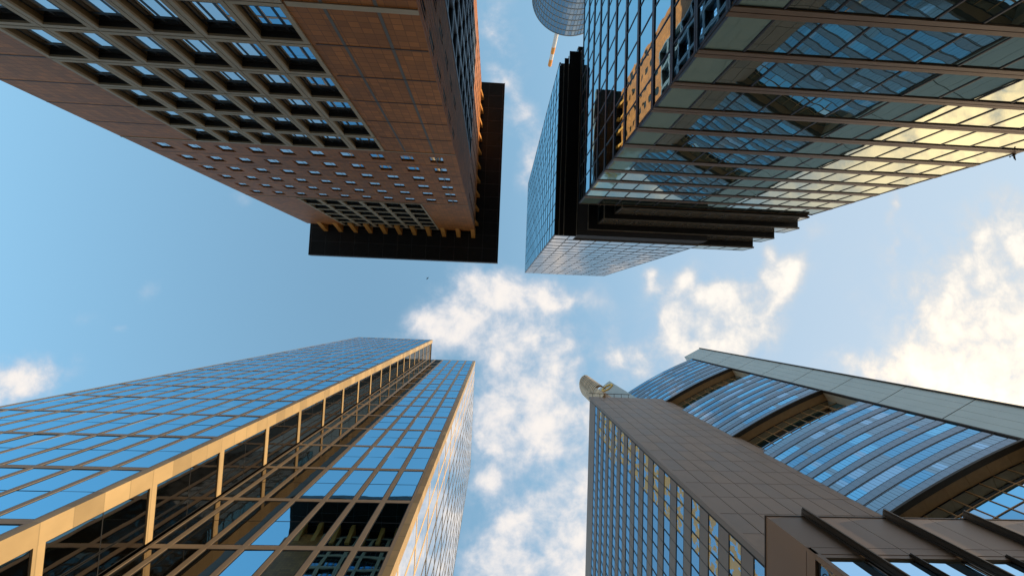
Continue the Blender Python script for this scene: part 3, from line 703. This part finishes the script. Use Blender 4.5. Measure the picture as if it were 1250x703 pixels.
for k in range(6):
    x = SX0+1.2+3.2*k; rl.bar((x, SY0+.2, SZ-.1), (x, SY0-1.5, SZ+.3), .10, sides=6)
rl.bar((SX0-.6, SY0-1.5, SZ+.3), (SX0+18, SY0-1.5, SZ+.3), .13, sides=6); rl.build('railing', M['taupe_d'], D)
wd.finish(D)

# ================================================================== bronze building in front (bottom right)
E_ = thing('bronze_building', 'low bronze panelled building with dark vertical fins and a top row of mirrored windows', 'building', (45, 35, G))
PX0, PY0, PZ = 25.95, 18.1, 36.0
c_ = MB(); c_.box(PX0+.4, 90, PY0+.4, 33, G, PZ-.05); c_.build('wall', M['core'], E_)
ef = Face((PX0, PY0), (90, PY0), 1); el = Face((PX0, PY0), (PX0, 33), -1); assert el.n.x < 0
pb = MB()
tx = [0, 3.85, 7.8, 11.85, 15.85, 19.9]+[19.9+4.02*k for k in range(1, 12)]
for k in range(len(tx)-1):
    ef.box(pb, tx[k]+(.03 if k else -.0), tx[k+1]-.03, 31.3, PZ, -.3, .0+random.uniform(0, .01), 0)
    ef.box(pb, tx[k]+(.03 if k else 0), tx[k+1]-.03, 30.45, 31.26, -.3, .0, 0)
el.box(pb, .0, 14.9, 31.35, PZ-.003, -.3, .001, 0); el.box(pb, .0, 14.9, 30.47, 31.3, -.3, .002, 0)
for z in (22.0, 13.5, 5.0): ef.box(pb, 0, 64, z-1.3, z, -.3, 0, 0); el.box(pb, 0.01, 14.9, z-1.3, z-.005, -.3, .002, 0)
el.box(pb, .0, .42, 3, 30.46, -.42, -.006, 0); ef.box(pb, -.001, .42, 3, 30.44, -.43, -.005, 0); ef.box(pb, .421, 60, 30.05, 30.445, -.3, -.03, 0); pb.build('parapet_panel', M['taupe'], E_)
we = Windows('window')
for (za, zb) in ((22.1, 30.35), (13.6, 20.6), (5.1, 12.1)):
    for k in range(len(tx)-1): we.add(ef, tx[k]+(.12 if k else .05), tx[k+1]-.12, za, zb, -.2, M['g_sky'], M['gasket'], .12, (), .03)
    for k in range(4): we.add(el, .05+3.7*k, 3.6+3.7*k, za, zb, -.2, M['g_warm'], M['gasket'], .12, (), .02)
fn_ = []
for k in range(len(tx)-1):
    u = tx[k+1] if k % 2 == 0 else None
    m_ = MB()
    if k % 2 == 0:
        ef.box(m_, u-.15, u+.15, 3, PZ+.35, 0.02, .55, 0); ef.box(m_, u-.07, u+.07, 3, PZ+.37, .55, .7, 0); ef.box(m_, u-.22, u-.15, 3, PZ+.3, 0.02, .2, 0)
    else:
        ef.box(m_, tx[k+1]-.12, tx[k+1]+.12, 3, 30.4, -.15, .12, 0); ef.box(m_, tx[k+1]-.05, tx[k+1]+.05, 3, 30.4, .12, .2, 0)
    m_.build('fin' if k % 2 == 0 else 'mullion', M['taupe_d'], E_)
cp = MB(); ef.box(cp, -.06, 64, PZ, PZ+.12, -.6, .06, 0); el.box(cp, .6, 14.9, PZ, PZ+.12, -.6, .06, 0); cp.build('coping', M['taupe_d'], E_)
we.finish(E_)

# ================================================================== round tower far away with striped mast
R_ = thing('round_tower', 'distant round glass skyscraper with an orange and white striped mast', 'tower', (33.2, -170.6, G))
cxr, cyr, rr_ = 33.2, -170.6, 20.0
NR = 72
c_ = MB(); plan = [(cxr+rr_*math.cos(2*math.pi*k/NR), cyr+rr_*math.sin(2*math.pi*k/NR)) for k in range(NR)]
c_.prism(plan, G, 199.5); c_.build('glass_drum', M['g_round'], R_)
c_ = MB()
def ring(mb, r0, r1, za, zb, m=0):
    for k in range(NR):
        a, b2 = 2*math.pi*k/NR, 2*math.pi*(k+1)/NR
        P = [(cxr+r*math.cos(t), cyr+r*math.sin(t)) for r, t in ((r0, a), (r0, b2), (r1, b2), (r1, a))]
        mb.hexa([(x, y, za) for x, y in P]+[(x, y, zb) for x, y in P], m)
for k in range(28): ring(c_, rr_-.3, rr_+.12, 199.9-3.7*k-.55, 199.9-3.7*k)
c_.build('floor_ring', M['roundfr'], R_)
c_ = MB()
for k in range(NR):
    t = 2*math.pi*k/NR; p = Vector((cxr+(rr_+.1)*math.cos(t), cyr+(rr_+.1)*math.sin(t), 0)); c_.bar(p+Vector((0, 0, 60)), p+Vector((0, 0, 199.4)), .13, sides=4)
c_.build('mullion', M['roundfr'], R_)
mt = MB(); mx, my = 28.8, -160.3
zz = [199.5, 221.8, 227.8, 233.3, 240]
for k in range(4): mt.bar((mx, my, zz[k]), (mx, my, zz[k+1]), 1.2, 1 if k % 2 == 0 else 0, 12)
mt.build('mast', [M['orangep'], M['white']], R_)
MASTM = None

# ================================================================== birds
def bird(name, label, pos, span, yaw, pitch=0):
    b = MB(); s = span
    body = [(-.30, .0), (-.22, .035), (-.08, .07), (.06, .075), (.16, .05), (.22, .045), (.27, .03), (.33, .004)]
    sd = 8; i0 = 0
    for x, r in body:
        for k in range(sd): a = 2*math.pi*k/sd; b.v.append((x*s, r*s*math.cos(a), r*s*.8*math.sin(a)))
    for j in range(len(body)-1):
        for k in range(sd): l = (k+1) % sd; b.f.append((j*sd+k, j*sd+l, (j+1)*sd+l, (j+1)*sd+k)); b.m.append(0)
    for sg in (1, -1):
        W_ = [(.14, .04, .02, .02), (.17, .25, .08, .015), (.05, .5, .04, .004)]; T_ = [(-.08, .04, .02), (-.05, .25, .07), (-.04, .48, .035)]
        i = len(b.v)
        for (x, y, z, t), (x2, y2, z2) in zip(W_, T_):
            for dz in (t, -t): b.v.append((x*s, sg*y*s, (z+dz/2)*s)); b.v.append((x2*s, sg*y2*s, (z2+dz/4)*s))
        for j in range(2):
            q = i+4*j
            for f in ((q, q+1, q+5, q+4), (q+2, q+6, q+7, q+3), (q, q+4, q+6, q+2), (q+1, q+3, q+7, q+5)): b.f.append(f); b.m.append(0)
        b.f.append((i+8, i+9, i+11, i+10)); b.m.append(0)
    i = len(b.v); b.v += [(-.26*s, .02*s, 0), (-.26*s, -.02*s, 0), (-.44*s, -.09*s, 0), (-.44*s, .09*s, 0), (-.26*s, .02*s, .02*s), (-.26*s, -.02*s, .02*s), (-.44*s, -.09*s, .01*s), (-.44*s, .09*s, .01*s)]
    for q in ((0,3,2,1),(4,5,6,7),(0,1,5,4),(1,2,6,5),(2,3,7,6),(3,0,4,7)): b.f.append(tuple(i+k for k in q)); b.m.append(0)
    o = b.build(name, M['feather']); o.location = pos; o.rotation_euler = (0, pitch, yaw); o['label'] = label; o['category'] = 'bird'
    return o
t1 = tan_of(1238, 189.5); bird('bird', 'dark bird at the far right edge beside the bronze banded glass', (t1[0]*40, t1[1]*40, 40), 1.3, math.radians(-25))
t2 = tan_of(521.5, 339.5); bird('bird', 'tiny dark bird in open sky below the black roof', (t2[0]*110, t2[1]*110, 110), .9, math.radians(40))
